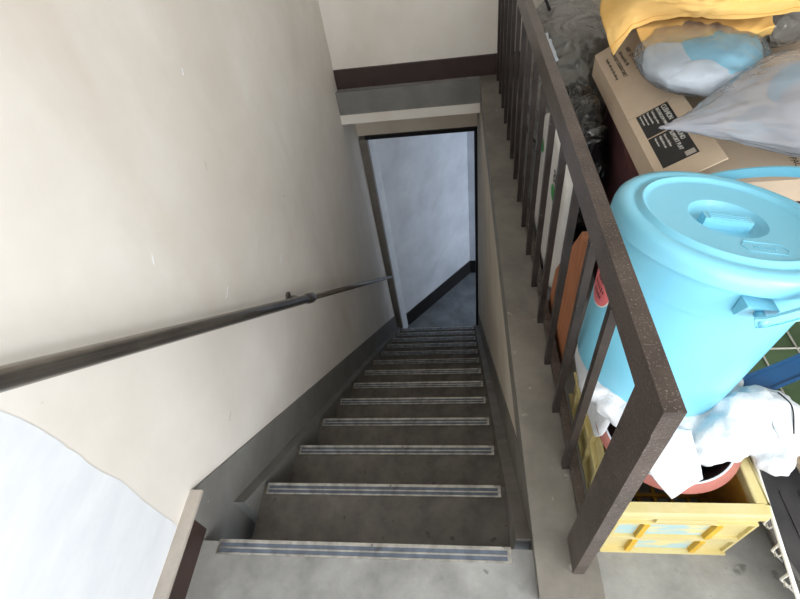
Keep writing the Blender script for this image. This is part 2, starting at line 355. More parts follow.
# curb that carries the railing
struct_box('trim_1', 'curb_gray', 'low grey concrete curb under the brown railing', 'curb', [(XC - 0.001, 0.886, -0.108, YW - 0.014, 0.0, 0.04)], 0.003)
struct_box('trim_6', 'curb_gray', 'grey painted edge of the floor slab under the curb', 'curb', [(XC + 0.002, XC + 0.006, 0.0, 2.558, -0.11, -0.001)])
# painted skirting along both sides of the stairs
def slope_prism(name, label, m, x0, x1, y0, y1, top, drop):
    bm = bm_new()
    prism(bm, [(x0, y0, top - SL * y0), (x0, y1, top - SL * y1), (x0, y1, top - SL * y1 - drop), (x0, y0, top - SL * y0 - drop)], (x1 - x0, 0, 0))
    return tag(obj(name, bm, m), label, 'trim', kind='structure')
bm = bm_new(); ye = YD - 0.004
prism(bm, [(XW, 0.088, 0.2164 - SL * 0.088), (XW, ye, 0.2164 - SL * ye), (XW, ye, 0.2164 - SL * ye - 0.55), (XW, 0.0, -0.45), (XW, 0.0, 0.0), (XW, 0.030, 0.0), (XW, 0.030, 0.1265), (XW, 0.088, 0.1265)], (0.006, 0, 0))
tag(obj('trim_2', bm, 'dado_gray'), 'grey painted skirting band sloping along the left stair wall', 'trim', kind='structure')
slope_prism('trim_3', 'grey concrete stringer ledge on the left of the steps', 'dado_gray', XW + 0.006, -0.105, 0.141, YD - 0.004, 0.022, 0.45)
bm = bm_new(); XK = XC + 0.0065; prism(bm, [(XK, 0.0, -0.0005), (XK, 0.0, -0.5), (XK, YD - 0.004, 0.205 - SL * YD - 0.5), (XK, YD - 0.004, 0.205 - SL * YD), (XK, 0.217, -0.0005)], (-0.006, 0, 0))
tag(obj('trim_4', bm, 'curb_gray'), 'grey painted skirting band sloping along the right stair wall', 'trim', kind='structure')
slope_prism('trim_5', 'grey concrete stringer ledge on the right of the steps', 'curb_gray', 0.703, XC, 0.026, YD - 0.004, 0.022, 0.45)

# ------------------------------------------------------------------ staircase
st = thing('staircase', 'steep straight concrete staircase running down to a doorway', 'staircase', (0.3, 0, 0))
stm = bm_new(); box(stm, -0.1045 - 0.3, 0.7025 - 0.3, -G, 0, -RISE - 0.03, 0)
sme = mesh_of('step', stm, 'step_gray')
def bar_mesh(name, m, x0, x1, y0, y1, z0, z1, bv=0):
    bm = bm_new(); box(bm, x0, x1, y0, y1, z0, z1)
    if bv: bevel(bm, bv, 1)
    return mesh_of(name, bm, m)
nb = bm_new()
for (y0, y1, z1) in ((-0.033, -0.0285, 0.005), (-0.0185, -0.0145, 0.005), (-0.0045, 0.004, 0.005)): box(nb, XL - 0.3, XR - 0.3, y0, y1, 0.0, z1)
box(nb, XL - 0.3, XR - 0.3, -0.0285, -0.0185, 0.0, 0.0018); box(nb, XL - 0.3, XR - 0.3, -0.0145, -0.0045, 0.0, 0.0018)
box(nb, XL - 0.3, XR - 0.3, 0.0005, 0.004, -0.022, -0.0001)
nme = mesh_of('nosing_strip', nb, 'alu')
ia = bar_mesh('tread_insert', 'insert_blue', XL - 0.3 + 0.008, XR - 0.3 - 0.010, -0.0285, -0.0185, 0.0018, 0.0042)
ib = bar_mesh('tread_insert', 'insert_blue', XL - 0.3 + 0.008, XR - 0.3 - 0.010, -0.0145, -0.0045, 0.0018, 0.0042)
for k in range(NSTEP + 1):
    if k:
        s = obj('step', sme, None, st); s.location = (0, k * G, -k * RISE)
    n_ = obj('nosing_strip', nme, None, st); n_.location = (0, k * G, -k * RISE)
    obj('tread_insert', ia, None, n_); obj('tread_insert', ib, None, n_)

# ------------------------------------------------------------------ railing
rl = thing('railing', 'dark brown steel guard railing with square balusters', 'railing', (0.833, 0, 0.04))
def rp(name, m, x0, x1, y0, y1, z0, z1, bv): return part_box(name, m, rl, x0 - 0.833, x1 - 0.833, y0, y1, z0 - 0.04, z1 - 0.04, bv)
rp('top_rail', 'rail_brown', 0.8206, 0.8462, -0.0605, YW - 0.002, 0.748, 0.8096, 0.0025)
rp('post', 'rail_brown', 0.8230, 0.8475, -0.0595, 0.018, 0.04, 0.748, 0.0025)
rp('bottom_rail', 'rail_brown', 0.857, 0.881, 0.019, YW - 0.016, 0.04, 0.062, 0.002)
for k in range(15):
    y = 0.1913 + 0.1681 * k
    rp('baluster', 'baluster_brown', 0.838, 0.8545, y, y + 0.017, 0.04, 0.748, 0.0015)

# ------------------------------------------------------------------ handrail on the left wall
hr = thing('handrail', 'grey steel handrail sloping along the cream wall', 'handrail', (-0.085, 0, 0.818))
def hp(y, off=0.0): return (0, y, -SL * y + off)
bm = bm_new(); tube(bm, [(-0.063, -0.36, 0.30), (-0.05, -0.352, 0.305), (-0.02, -0.335, 0.308), (0, -0.31, 0.293)] + [hp(y) for y in (-0.25, 0.2, 0.6, 1.03)], 0.0195, 16)
obj('upper_tube', bm, 'handrail_steel', hr, True)
bm = bm_new(); tube(bm, [hp(1.0), hp(2.0), hp(2.88)], 0.0135, 14); obj('lower_tube', bm, 'handrail_steel', hr, True)
bm = bm_new(); tube(bm, [hp(1.015), hp(1.03), hp(1.07), hp(1.08)], [0.0205, 0.024, 0.024, 0.016], 16); c_ = obj('collar', bm, 'handrail_steel', hr); smooth_by_angle(c_)
for y in (0.985,):
    bm = bm_new(); tube(bm, [(-0.063, y, -SL * y + 0.02), (-0.03, y, -SL * y + 0.02), (0, y, -SL * y + 0.006)], 0.007, 10)
    b_ = obj('bracket', bm, 'handrail_steel', hr, True)
    bm = bm_new(); tube(bm, [(-0.063, y, -SL * y + 0.022), (-0.055, y, -SL * y + 0.022)], 0.022, 16); obj('bracket_plate', bm, 'handrail_steel', b_)

# ------------------------------------------------------------------ yellow crate
CX0, CX1, CY0, CY1, CH = 0.900, 1.190, 0.004, 0.462, 0.262
ct = thing('plastic_crate', 'worn yellow plastic crate beside the railing post', 'crate', (CX0, CY0, 0))
def cpart(n, m, x0, x1, y0, y1, z0, z1, bv=0.0): return part_box(n, m, ct, x0, x1, y0, y1, z0, z1, bv)
W_, D_ = CX1 - CX0, CY1 - CY0
t_ = 0.008
cpart('wall_panel', 'crate_yellow', 0.004, W_ - 0.004, 0.008, 0.008 + t_, 0.0, CH - 0.03)
cpart('wall_panel', 'crate_yellow', 0.022, W_ - 0.022, D_ - 0.028, D_ - 0.020, 0.0, CH - 0.03)
cpart('wall_panel', 'crate_yellow', 0.014, 0.022, 0.020, D_ - 0.020, 0.0, CH - 0.03)
cpart('wall_panel', 'crate_inner', W_ - 0.022, W_ - 0.014, 0.020, D_ - 0.020, 0.0, CH - 0.03)
bm = bm_new()   # rim ring
for b in ((0, W_, 0.0, 0.026, CH - 0.03, CH), (0, W_, D_ - 0.026, D_, CH - 0.03, CH), (0, 0.022, 0.026, D_ - 0.026, CH - 0.03, CH), (W_ - 0.022, W_, 0.026, D_ - 0.026, CH - 0.03, CH)): box(bm, *b)
bmesh.ops.remove_doubles(bm, verts=bm.verts, dist=1e-5)
bevel(bm, 0.004, 2); obj('rim', bm, 'crate_yellow', ct)
# outside flanges and webs
cpart('flange', 'crate_yellow', 0.002, W_ - 0.002, -0.004, 0.008, 0.0, 0.008, 0.001)
cpart('flange', 'crate_yellow', 0.004, W_ - 0.004, 0.001, 0.008, 0.090, 0.112, 0.001)
cpart('flange', 'crate_yellow', 0.004, W_ - 0.004, 0.001, 0.008, 0.200, 0.206, 0.001)
for xx in (0.004, 0.060, W_ - 0.084, W_ - 0.010):
    m_ = 'crate_web_shade' if 0.01 < xx < W_ - 0.02 else 'crate_yellow'; w_ = 0.012 if 0.01 < xx < W_ - 0.02 else 0.006
    cpart('web', m_, xx, xx + w_, -0.002 if w_ > 0.01 else 0.001, 0.008, 0.008, 0.090, 0.001)
    cpart('web', m_, xx, xx + w_, -0.002 if w_ > 0.01 else 0.001, 0.008, 0.112, 0.200, 0.001)
for zz0, zz1 in ((0.012, 0.086), (0.116, 0.196)):
    cpart('faded_label', 'crate_faded', 0.078, W_ - 0.090, 0.0065, 0.008, zz0, zz1)
cpart('faded_label', 'crate_faded', 0.014, 0.056, 0.0065, 0.008, 0.116, 0.196)
cpart('grip_panel', 'crate_yellow', 0.080, W_ - 0.090, 0.001, 0.008, 0.209, 0.229, 0.003)
for yy in (0.06, 0.14, 0.22, 0.30, 0.38):
    cpart('rib', 'crate_yellow', 0.002, 0.014, yy, yy + 0.010, 0.0, CH - 0.032, 0.001)
    cpart('rib', 'crate_yellow', W_ - 0.014, W_ - 0.002, yy, yy + 0.010, 0.0, CH - 0.032, 0.001)
for zz in (0.0, 0.12):
    cpart('rib', 'crate_yellow', 0.001, 0.014, 0.02, D_ - 0.02, zz, zz + 0.008, 0.001)
    cpart('rib', 'crate_yellow', W_ - 0.014, W_ - 0.001, 0.02, D_ - 0.02, zz, zz + 0.008, 0.001)
for i in range(9): cpart('base_slat', 'crate_inner', 0.022, W_ - 0.022, 0.034 + i * 0.046, 0.042 + i * 0.046, 0.012, 0.020)
for i in range(6): cpart('base_slat', 'crate_inner', 0.040 + i * 0.04, 0.048 + i * 0.04, 0.028, D_ - 0.028, 0.004, 0.012)

# ------------------------------------------------------------------ bowl in the crate
bw = thing('bowl', 'terracotta pink bowl with a dark inside set in the crate', 'bowl', (1.040, 0.196, 0.15))
prof = [(0.0, 0.0), (0.075, 0.0), (0.085, 0.006), (0.112, 0.07), (0.121, 0.108), (0.140, 0.116), (0.151, 0.119), (0.1525, 0.123), (0.138, 0.140)]
bm = bm_new(); lathe(bm, prof); obj('shell', bm, 'terracotta', bw, True)
bm = bm_new(); lathe(bm, [(0.138, 0.140), (0.132, 0.133), (0.116, 0.112), (0.107, 0.07), (0.082, 0.012), (0.0, 0.008)]); obj('inside', bm, 'bowl_dark', bw, True)
bm = bm_new(); tube(bm, [(0.1365 * math.cos(a), 0.1365 * math.sin(a), 0.1395) for a in [2 * PI * k / 64 for k in range(64)]], 0.0022, 6, closed=True); obj('rim_line', bm, 'content_white', bw, True)

# ------------------------------------------------------------------ bucket
BN = Vector((0.169, 0.152, 1.0)).normalized(); BC = Vector((1.095, 0.404, 0.70)); BL = 0.386
base = BC - BN * BL
bk = thing('bucket', 'sky blue lidded plastic bucket tilted on the white towel', 'bucket', base)
ax = Vector((1, 0, 0)); ax = (ax - BN * ax.dot(BN)).normalized(); ay = BN.cross(ax)
bk.matrix_world = Matrix((ax, ay, BN)).transposed().to_4x4(); bk.location = base
bk.rotation_euler = Matrix((ax, ay, BN)).transposed().to_euler()
bm = bm_new(); lathe(bm, [(0.0, -0.012), (0.140, -0.012), (0.152, -0.016), (0.160, -0.012), (0.167, -0.002), (0.177, 0.14), (0.1865, 0.275), (0.1865, 0.283), (0.1920, 0.286), (0.195, 0.345), (0.1955, 0.350), (0.1955, 0.357), (0.190, 0.357), (0.178, 0.28), (0.158, 0.02), (0.0, 0.012)], 96)
o = obj('body', bm, 'bucket_blue', bk); smooth_by_angle(o, 40)
lid_prof = [(0.0, 0.371), (0.052, 0.371), (0.058, 0.373), (0.066, 0.384), (0.070, 0.3905), (0.076, 0.3915), (0.150, 0.3915), (0.155, 0.3925), (0.158, 0.396), (0.163, 0.400), (0.168, 0.3985), (0.172, 0.393), (0.176, 0.3915), (0.184, 0.395), (0.196, 0.396), (0.207, 0.393), (0.213, 0.386), (0.2155, 0.375), (0.2155, 0.360), (0.2105, 0.359), (0.2095, 0.372), (0.204, 0.384), (0.180, 0.386), (0.076, 0.3865), (0.062, 0.376), (0.052, 0.366), (0.0, 0.366)]
bm = bm_new(); lathe(bm, [(r_ * (0.952 if r_ > 0.1 else 1.0), z_) for r_, z_ in lid_prof], 112); ld = obj('lid', bm, 'bucket_lid', bk); smooth_by_angle(ld, 40)
# grip bar inside the round well of the lid
rot = Matrix.Rotation(-0.10, 4, 'Z')
bm = bm_new(); box(bm, -0.043, 0.043, -0.013, 0.013, 0.371, 0.392); bevel(bm, 0.003)
for yy in (-0.0075, 0.0, 0.0075): box(bm, -0.034, 0.034, yy - 0.002, yy + 0.002, 0.392, 0.3935)
bm.transform(rot); obj('grip', bm, 'bucket_lid', ld)
bm = bm_new()
pts = [(-0.034, -0.092), (0.028, -0.092), (0.036, -0.108), (0.028, -0.124), (-0.034, -0.124), (-0.042, -0.108)]
pts = [(x + 0.03, y + 0.008, 0.392) for x, y in pts]
tube(bm, pts, 0.0009, 6, closed=True); bm.transform(Matrix.Rotation(-0.08, 4, 'Z')); obj('embossed_mark', bm, 'bucket_lid', ld, True)
text_mesh('embossed_text', 'PEOPLE', 0.0115, 'bucket_lid', ld, Matrix.Rotation(-0.08, 4, 'Z') @ Matrix.Translation((0.0275, -0.1045, 0.392)), 'CENTER')
# lugs and bail
for s in (-1, 1):
    bm = bm_new(); box(bm, -0.024, 0.024, 0.196, 0.226, 0.318, 0.352)
    for v in bm.verts:
        if v.co.z < 0.33 and v.co.y > 0.21: v.co.y = 0.206
    bevel(bm, 0.003)
    bm.transform(Matrix.Rotation((PI if s < 0 else 0) - 0.10, 4, 'Z'))
    lg = obj('handle_lug', bm, 'bucket_blue', bk)
    bm = bm_new(); tube(bm, [(0, s * 0.22, 0.338), (0, s * 0.246, 0.338)], 0.008, 12); bm.transform(Matrix.Rotation(-0.10, 4, 'Z')); obj('pivot_pin', bm, 'bucket_blue', lg, True)
bm = bm_new(); path = []
for k in range(49):
    a = -PI / 2 + PI * k / 48
    path.append((0.252 * math.cos(a), 0.240 * math.sin(a)))
tl = math.radians(30)
P3 = [Vector((x * math.cos(tl) + 0.0, y, 0.338 + x * math.sin(tl))) for x, y in path]
P3 = [P3[0] + Vector((-0.012, 0, -0.003))] + P3 + [P3[-1] + Vector((-0.012, 0, -0.003))]
# channel-shaped bail: flat band with two raised edges
def band(bm, P, wv, w, t):
    V = []
    for i, p in enumerate(P):
        tg = (P[min(i + 1, len(P) - 1)] - P[max(i - 1, 0)]).normalized(); out = tg.cross(wv).normalized()
        prof = [(-w, 0), (w, 0), (w, t * 2.2), (w * 0.72, t * 2.2), (w * 0.72, t), (-w * 0.72, t), (-w * 0.72, t * 2.2), (-w, t * 2.2)]
        V.append([bm.verts.new(p + wv * a + out * b) for a, b in prof])
    for A, B in zip(V, V[1:]):
        for k in range(8): bm.faces.new((A[k], A[(k + 1) % 8], B[(k + 1) % 8], B[k]))
    bm.faces.new(V[0]); bm.faces.new(V[-1][::-1])
band(bm, P3, Vector((-math.sin(tl), 0, math.cos(tl))), 0.011, 0.003); bm.transform(Matrix.Rotation(-0.10, 4, 'Z'))
o = obj('bail_handle', bm, 'bucket_lid', bk); smooth_by_angle(o, 40)
# pink round sticker on the side facing the railing
def cyl_patch(bm, a0, z0, ra, rz, r_at, off, n=28):
    c0 = bm.verts.new((r_at(z0) * math.cos(a0) + off * math.cos(a0), (r_at(z0) + off) * math.sin(a0), z0)); R_ = []
    rings = []
    for q_ in (0.35, 0.7, 1.0):
        rings.append([bm.verts.new(((r_at(z0 + rz * q_ * math.sin(b)) + off) * math.cos(a0 + ra * q_ * math.cos(b)), (r_at(z0 + rz * q_ * math.sin(b)) + off) * math.sin(a0 + ra * q_ * math.cos(b)), z0 + rz * q_ * math.sin(b))) for b in [2 * PI * k / n for k in range(n)]])
    for k in range(n):
        bm.faces.new((c0, rings[0][k], rings[0][(k + 1) % n]))
        for A, B in zip(rings, rings[1:]): bm.faces.new((A[k], A[(k + 1) % n], B[(k + 1) % n], B[k]))
rat = lambda z: 0.168 + (z - 0.014) * (0.1865 - 0.168) / 0.261
bm = bm_new(); cyl_patch(bm, PI * 1.00, 0.215, 0.30, 0.054, rat, 0.0012); sk = obj('sticker', bm, 'sticker_white', bk)
bm = bm_new(); cyl_patch(bm, PI * 1.00, 0.215, 0.285, 0.051, rat, 0.0018); obj('sticker_print', bm, 'sticker_pink', sk)
for zz, ss in ((0.225, 0.10), (0.205, 0.16), (0.188, 0.12)):
    bm = bm_new()
    for k in range(6):
        a = PI + (k - 2.5) * ss / 3; cyl_patch(bm, a, zz, 0.014, 0.005 if k % 2 else 0.007, rat, 0.0024, 6)
    obj('sticker_lettering', bm, 'ink_dark', sk)

# ------------------------------------------------------------------ towel
def voxel_lump(name, blobs, vox, amp, freq, m, seed=0, smooth_it=6):
    bm = bm_new()
    for (c, r, rotz) in blobs:
        t = bmesh.ops.create_icosphere(bm, subdivisions=3, radius=1.0)['verts']
        mm = Matrix.Translation(c) @ Matrix.Rotation(rotz, 4, 'Z') @ Matrix.Diagonal((r[0], r[1], r[2], 1))
        bmesh.ops.transform(bm, matrix=mm, verts=t)
    me = bpy.data.meshes.new(name + '_raw'); bm.to_mesh(me); bm.free()
    o = bpy.data.objects.new(name + '_raw', me); COL.objects.link(o)
    md = o.modifiers.new('r', 'REMESH'); md.mode = 'VOXEL'; md.voxel_size = vox
    sm = o.modifiers.new('s', 'SMOOTH'); sm.factor = 0.6; sm.iterations = smooth_it
    dg = bpy.context.evaluated_depsgraph_get(); out = bpy.data.meshes.new_from_object(o.evaluated_get(dg))
    bpy.data.objects.remove(o); bpy.data.meshes.remove(me)
    nrm = [v.normal.copy() for v in out.vertices]
    for v, n in zip(out.vertices, nrm):
        p = v.co * freq + Vector((seed, seed * 2.3, 0)); w1 = noise.noise_vector(p * 0.6) * 0.7
        d = noise.noise(p + w1) + 0.5 * (1 - abs(noise.noise(p * 2.1 + w1)) * 2.5)
        v.co = v.co + n * amp * d
    for p in out.polygons: p.use_smooth = True
    out.materials.clear(); out.materials.append(MATS[m]); out.name = name
    return out
TW = (1.04, 0.25, 0.285)
tw = thing('towel', 'crumpled white towel wedged under the blue bucket', 'towel', TW)
def rel(p, o=TW): return Vector(p) - Vector(o)
blobs = []
for k in range(13):      # ring of folds under the bucket's near rim
    a = math.radians(205 + 160 * k / 12); rr = 0.150
    blobs.append((rel((1.040 + rr * math.cos(a), 0.322 + rr * math.sin(a), 0.314 - 0.02 * math.cos(a))), (0.044, 0.036, 0.030), a))
for p, r, a in [((1.115, 0.150, 0.322), (0.062, 0.040, 0.036), 0.3), ((1.085, 0.125, 0.315), (0.045, 0.035, 0.026), 0.1), ((1.150, 0.140, 0.308), (0.045, 0.035, 0.030), 0.4), ((1.165, 0.205, 0.320), (0.052, 0.045, 0.045), 0.7), ((1.215, 0.215, 0.305), (0.060, 0.052, 0.045), 0.6),
                ((1.262, 0.215, 0.300), (0.055, 0.050, 0.034), 0.5), ((1.20, 0.165, 0.30), (0.050, 0.040, 0.034), 0.2), ((1.245, 0.150, 0.296), (0.044, 0.042, 0.028), 0.2), ((1.225, 0.120, 0.285), (0.042, 0.034, 0.026), 0.5)]:
    blobs.append((rel(p), r, a))
me = voxel_lump('terry_mass', blobs, 0.0055, 0.010, 15, 'towel_white', 3, 8)
obj('terry_mass', me, None, tw)
# pointed corner flap on the right
net = [[(1.225, 0.258, 0.335), (1.275, 0.240, 0.335), (1.335, 0.205, 0.305)], [(1.225, 0.215, 0.348), (1.275, 0.205, 0.338), (1.330, 0.195, 0.302)], [(1.235, 0.14, 0.325), (1.272, 0.145, 0.312), (1.318, 0.170, 0.290)]]
bm = bm_new(); grid(bm, lambda u, v: bez(net, u, v) - Vector(TW) + Vector((0, 0, 0.003 * noise.noise((u * 4, v * 4, 1)))), 16, 16)
fl = obj('corner_flap', bm, 'towel_white', tw, True); md = fl.modifiers.new('t', 'SOLIDIFY'); md.thickness = 0.006; md.offset = -1
bm = bm_new(); tube(bm, [bez(net, 0.42 + 0.12 * math.sin(v * 3), v * 0.9 + 0.02) - Vector(TW) + Vector((0, 0, 0.002)) for v in [k / 14 for k in range(15)]], 0.0015, 6); obj('stitch_line', bm, 'stitch_black', tw)
# thin sheet flap hanging over the near bowl rim, and one over the left crate wall
def flap(name, net, seed, nu=14, nv=18):
    bm = bm_new(); grid(bm, lambda u, v: bez(net, u, v) - Vector(TW) + Vector((0, 0.002, 0.004)) * noise.noise((u * 3 + seed, v * 3, seed)), nu, nv)
    o = obj(name, bm, 'towel_white', tw, True); md = o.modifiers.new('t', 'SOLIDIFY'); md.thickness = 0.003; md.offset = 0
    return o
flap('hanging_flap', [[(0.935, 0.180, 0.345), (1.000, 0.160, 0.350), (1.055, 0.150, 0.350)], [(0.945, 0.125, 0.345), (1.000, 0.115, 0.345), (1.055, 0.118, 0.342)], [(0.958, 0.078, 0.318), (1.010, 0.083, 0.322), (1.062, 0.090, 0.322)], [(0.997, 0.026, 0.293), (1.032, 0.046, 0.297), (1.066, 0.065, 0.300)]], 1)
flap('hanging_flap', [[(0.960, 0.42, 0.335), (0.965, 0.32, 0.340), (0.960, 0.20, 0.345)], [(0.915, 0.42, 0.318), (0.912, 0.32, 0.325), (0.915, 0.19, 0.325)], [(0.890, 0.43, 0.286), (0.889, 0.32, 0.285), (0.894, 0.17, 0.286)], [(0.884, 0.42, 0.24), (0.883, 0.33, 0.225), (0.888, 0.185, 0.245)]], 5)

# ------------------------------------------------------------------ carton with printed labels, on a maroon box
mb = thing('storage_box', 'maroon fabric storage box under the printed carton', 'box', (1.355, 1.0, 0.0))
bm = bm_new(); box(bm, -0.27, 0.30, -0.24, 0.22, 0.0, 0.44); bevel(bm, 0.012, 3); o = obj('box_body', bm, 'maroon', mb)
bm = bm_new(); box(bm, -0.278, 0.308, -0.248, 0.228, 0.44, 0.535); bevel(bm, 0.010, 3); obj('box_lid', bm, 'maroon', mb)
mb.rotation_euler.z = -0.10
ca = thing('carton', 'flat tan cardboard carton printed with black label panels', 'carton', (1.372, 1.02, 0.536))
CZ = 0.064
cx0, cx1, cy0, cy1 = -0.295, 0.35, -0.37, 0.40
bm = bm_new(); box(bm, cx0, cx1, cy0, cy1, 0.0, CZ - 0.004); bevel(bm, 0.003); obj('carton_body', bm, 'cardboard', ca)
def tilt_panel(y0, y1, x0, x1, skew):
    bm = bm_new(); prism(bm, [(x0, y0, CZ - 0.004), (x1, y0, CZ - 0.004), (x1, y1 + skew, CZ - 0.004), (x0, y1, CZ - 0.004)], (0, 0, 0.004)); return bm
bm = tilt_panel(cy0, -0.052, cx0, cx1, 0.0); obj('flap_panel', bm, 'cardboard', ca)
bm = tilt_panel(-0.048, cy1, cx0, cx1, 0.0); obj('flap_panel', bm, 'cardboard', ca)
# the long left flap stands half open, propped by the bags behind it; it carries the print
FT = math.radians(30); FW = 0.14
FM = Matrix.Translation((cx0, 0, CZ)) @ Matrix.Rotation(-FT, 4, 'Y')      # flap space: x from the hinge outwards, y along the hinge
for y0, y1 in ((-0.372, -0.0535), (-0.0505, cy1)):
    bm = bm_new(); box(bm, 0.0, FW, y0, y1, 0.0, 0.004); bevel(bm, 0.001, 1); bm.transform(FM); obj('side_flap', bm, 'cardboard', ca)
lb = []
for (y0, y1) in ((-0.172, -0.058), (-0.310, -0.177)):
    bm = bm_new(); box(bm, 0.020, 0.102, y0, y1, 0.004, 0.0046); bm.transform(FM); lb.append(obj('label_panel', bm, 'ink_black', ca))
Xd, Yd_ = (0, -1, 0), (1, 0, 0)     # lettering runs towards the viewer, its top faces the open edge of the flap
for (p, y, xs) in ((lb[0], -0.064, [(0.084, 0.017, 'CUSHION'), (0.070, 0.0115, 'BATHROOM MAT'), (0.058, 0.008, 'Comfort grip surface'), (0.047, 0.007, 'Keep away from fire'), (0.037, 0.006, 'Do not stack or crush'), (0.028, 0.006, 'Store in a dry place')]),
                   (lb[1], -0.186, [(0.084, 0.015, 'SOUND'), (0.070, 0.013, 'SUPPORT PLAY'), (0.056, 0.008, 'Use on a flat floor'), (0.045, 0.008, 'Wash before use'), (0.034, 0.006, 'Made with care')])):
    for x, sz, s_ in xs:
        text_mesh('lettering', s_, sz, 'ink_white', p, FM @ frame_mw((x, y, 0.0050), Xd, Yd_))
bm = bm_new(); box(bm, 0.075, 0.097, -0.305, -0.287, 0.0046, 0.0050); bm.transform(FM); obj('badge', bm, 'base_cap', lb[1])
for x, y, sz, s_ in ((0.022, 0.33, 0.013, 'Handle with care this side up'), (0.044, 0.35, 0.015, 'NON SLIP CUSHION SHEET'), (0.064, 0.33, 0.014, 'Soft touch 60 x 90'), (0.086, 0.33, 0.016, 'GREY  QTY 2  SIZE L')):
    text_mesh('lettering', s_, sz, 'ink_black', ca, FM @ frame_mw((x, y, 0.0044), Xd, Yd_))
for x, s_ in ((0.02, 'PACKED BOX'), (0.06, 'No. 2')):
    text_mesh('lettering', s_, 0.022, 'ink_black', ca, frame_mw((x, -0.28, CZ + 0.0002), Xd, Yd_))

# ------------------------------------------------------------------ garbage bags
def crease(p):
    f = noise.voronoi(p)[0]
    return f[1] - f[0]
def bag_mesh(name, R_, seed, amp, freq, m, sub=5, e=0.75):
    bm = bm_new(); bmesh.ops.create_icosphere(bm, subdivisions=sub, radius=1.0)
    sg = lambda t: math.copysign(abs(t) ** e, t)
    for v in bm.verts:
        n = v.co.normalized(); q_ = Vector((sg(n.x), sg(n.y), sg(n.z)))
        p = Vector((n.x * R_[0], n.y * R_[1], n.z * R_[2])) * (freq / 0.25) + Vector((seed, seed * 1.7, -seed)); wv = noise.noise_vector(p * 0.8) * 0.8
        k = 1 + amp * (0.9 * (crease(p * 0.8 + wv) - 0.3) + 0.45 * (crease(p * 1.9 + wv * 1.5) - 0.3) + 0.5 * noise.noise(p * 0.4))
        v.co = Vector((q_.x * R_[0], q_.y * R_[1], q_.z * R_[2])) * k
        v.co.z = max(v.co.z, -R_[2])
    return mesh_of(name, bm, m, True)
t = thing('garbage_bag', 'charcoal grey garbage bag with dull sheen behind the top rail', 'bag', (1.085, 1.90, 0.0))
o = obj('bag_body', bag_mesh('bag_body', (0.185, 0.40, 0.31), 2.0, 0.09, 1.5, 'gray_bag', 6), None, t); o.location = (0, 0, 0.31)
bm = bm_new(); tube(bm, [(-0.10, -0.05, 0.62), (-0.12, -0.02, 0.66), (-0.13, 0.05, 0.665), (-0.08, 0.08, 0.64), (-0.06, 0.13, 0.63)], 0.006, 8); obj('tie_cord', bm, 'stitch_black', t, True)
bm = bm_new(); bmesh.ops.create_icosphere(bm, subdivisions=3, radius=0.018); bm.transform(Matrix.Translation((-0.13, 0.05, 0.665))); obj('cord_stopper', bm, 'black_bag', t, True)
t = thing('garbage_bag', 'shiny black crumpled garbage bag next to the maroon box', 'bag', (1.012, 1.235, 0.0))
o = obj('bag_body', bag_mesh('bag_body', (0.075, 0.25, 0.285), 9.0, 0.16, 2.6, 'black_bag', 6), None, t); o.location = (0.0, 0, 0.285)
# folded light-blue sheet pieces at the far bag
t = tag(obj('plastic_sheet', (lambda bm: (grid(bm, lambda u, v: Vector((0.915 + 0.055 * u, 1.50 + 0.24 * v, 0.60 + 0.02 * noise.noise((u * 5, v * 5, 3)) - 0.03 * u)), 10, 16), bm)[1])(bm_new()), 'content_white', None, True), 'pale blue crinkled plastic sheet tucked beside the top rail', 'sheet')
md = t.modifiers.new('t', 'SOLIDIFY'); md.thickness = 0.004
# ------------------------------------------------------------------ printed white sack seen between the balusters
t = thing('printed_sack', 'white plastic sack with green and yellow print behind the balusters', 'sack', (0.915, 1.07, 0.0))
me = bag_mesh('sack_body', (0.024, 0.25, 0.255), 4.0, 0.03, 1.6, 'white_sack', 5, 0.42)
o = obj('sack_body', me, None, t); o.location = (0, 0, 0.255)
def on_left(bm, y, z, ry, rz, n=14, x=-0.0262):
    c0 = bm.verts.new((x, y, z)); R_ = [bm.verts.new((x, y + ry * math.cos(a), z + rz * math.sin(a))) for a in [2 * PI * k / n for k in range(n)]]
    for k in range(n): bm.faces.new((c0, R_[k], R_[(k + 1) % n]))
for y, z, ry, rz, m in ((-0.12, 0.385, 0.035, 0.025, 'print_green'), (0.02, 0.37, 0.05, 0.022, 'print_green'), (0.15, 0.40, 0.045, 0.022, 'print_green'), (-0.205, 0.40, 0.016, 0.035, 'print_yellow'), (-0.20, 0.375, 0.010, 0.018, 'print_red')):
    bm = bm_new(); on_left(bm, y, z, ry, rz); obj('print_patch', bm, m, t)
text_mesh('lettering', '88', 0.06, 'ink_black', t, frame_mw((-0.0268, -0.13, 0.425), (0, -1, 0), (0, 0, 1)), 'CENTER')
# wooden board
bm = bm_new(); prism(bm, [(0.894, y, z) for y, z in ((0.815, 0.0), (0.79, 0.20), (0.60, 0.52), (0.51, 0.525), (0.51, 0.0))], (0.016, 0, 0)); bevel(bm, 0.002, 1)
tag(obj('wooden_board', bm, 'wood_red'), 'reddish brown wooden board standing behind the crate', 'board')

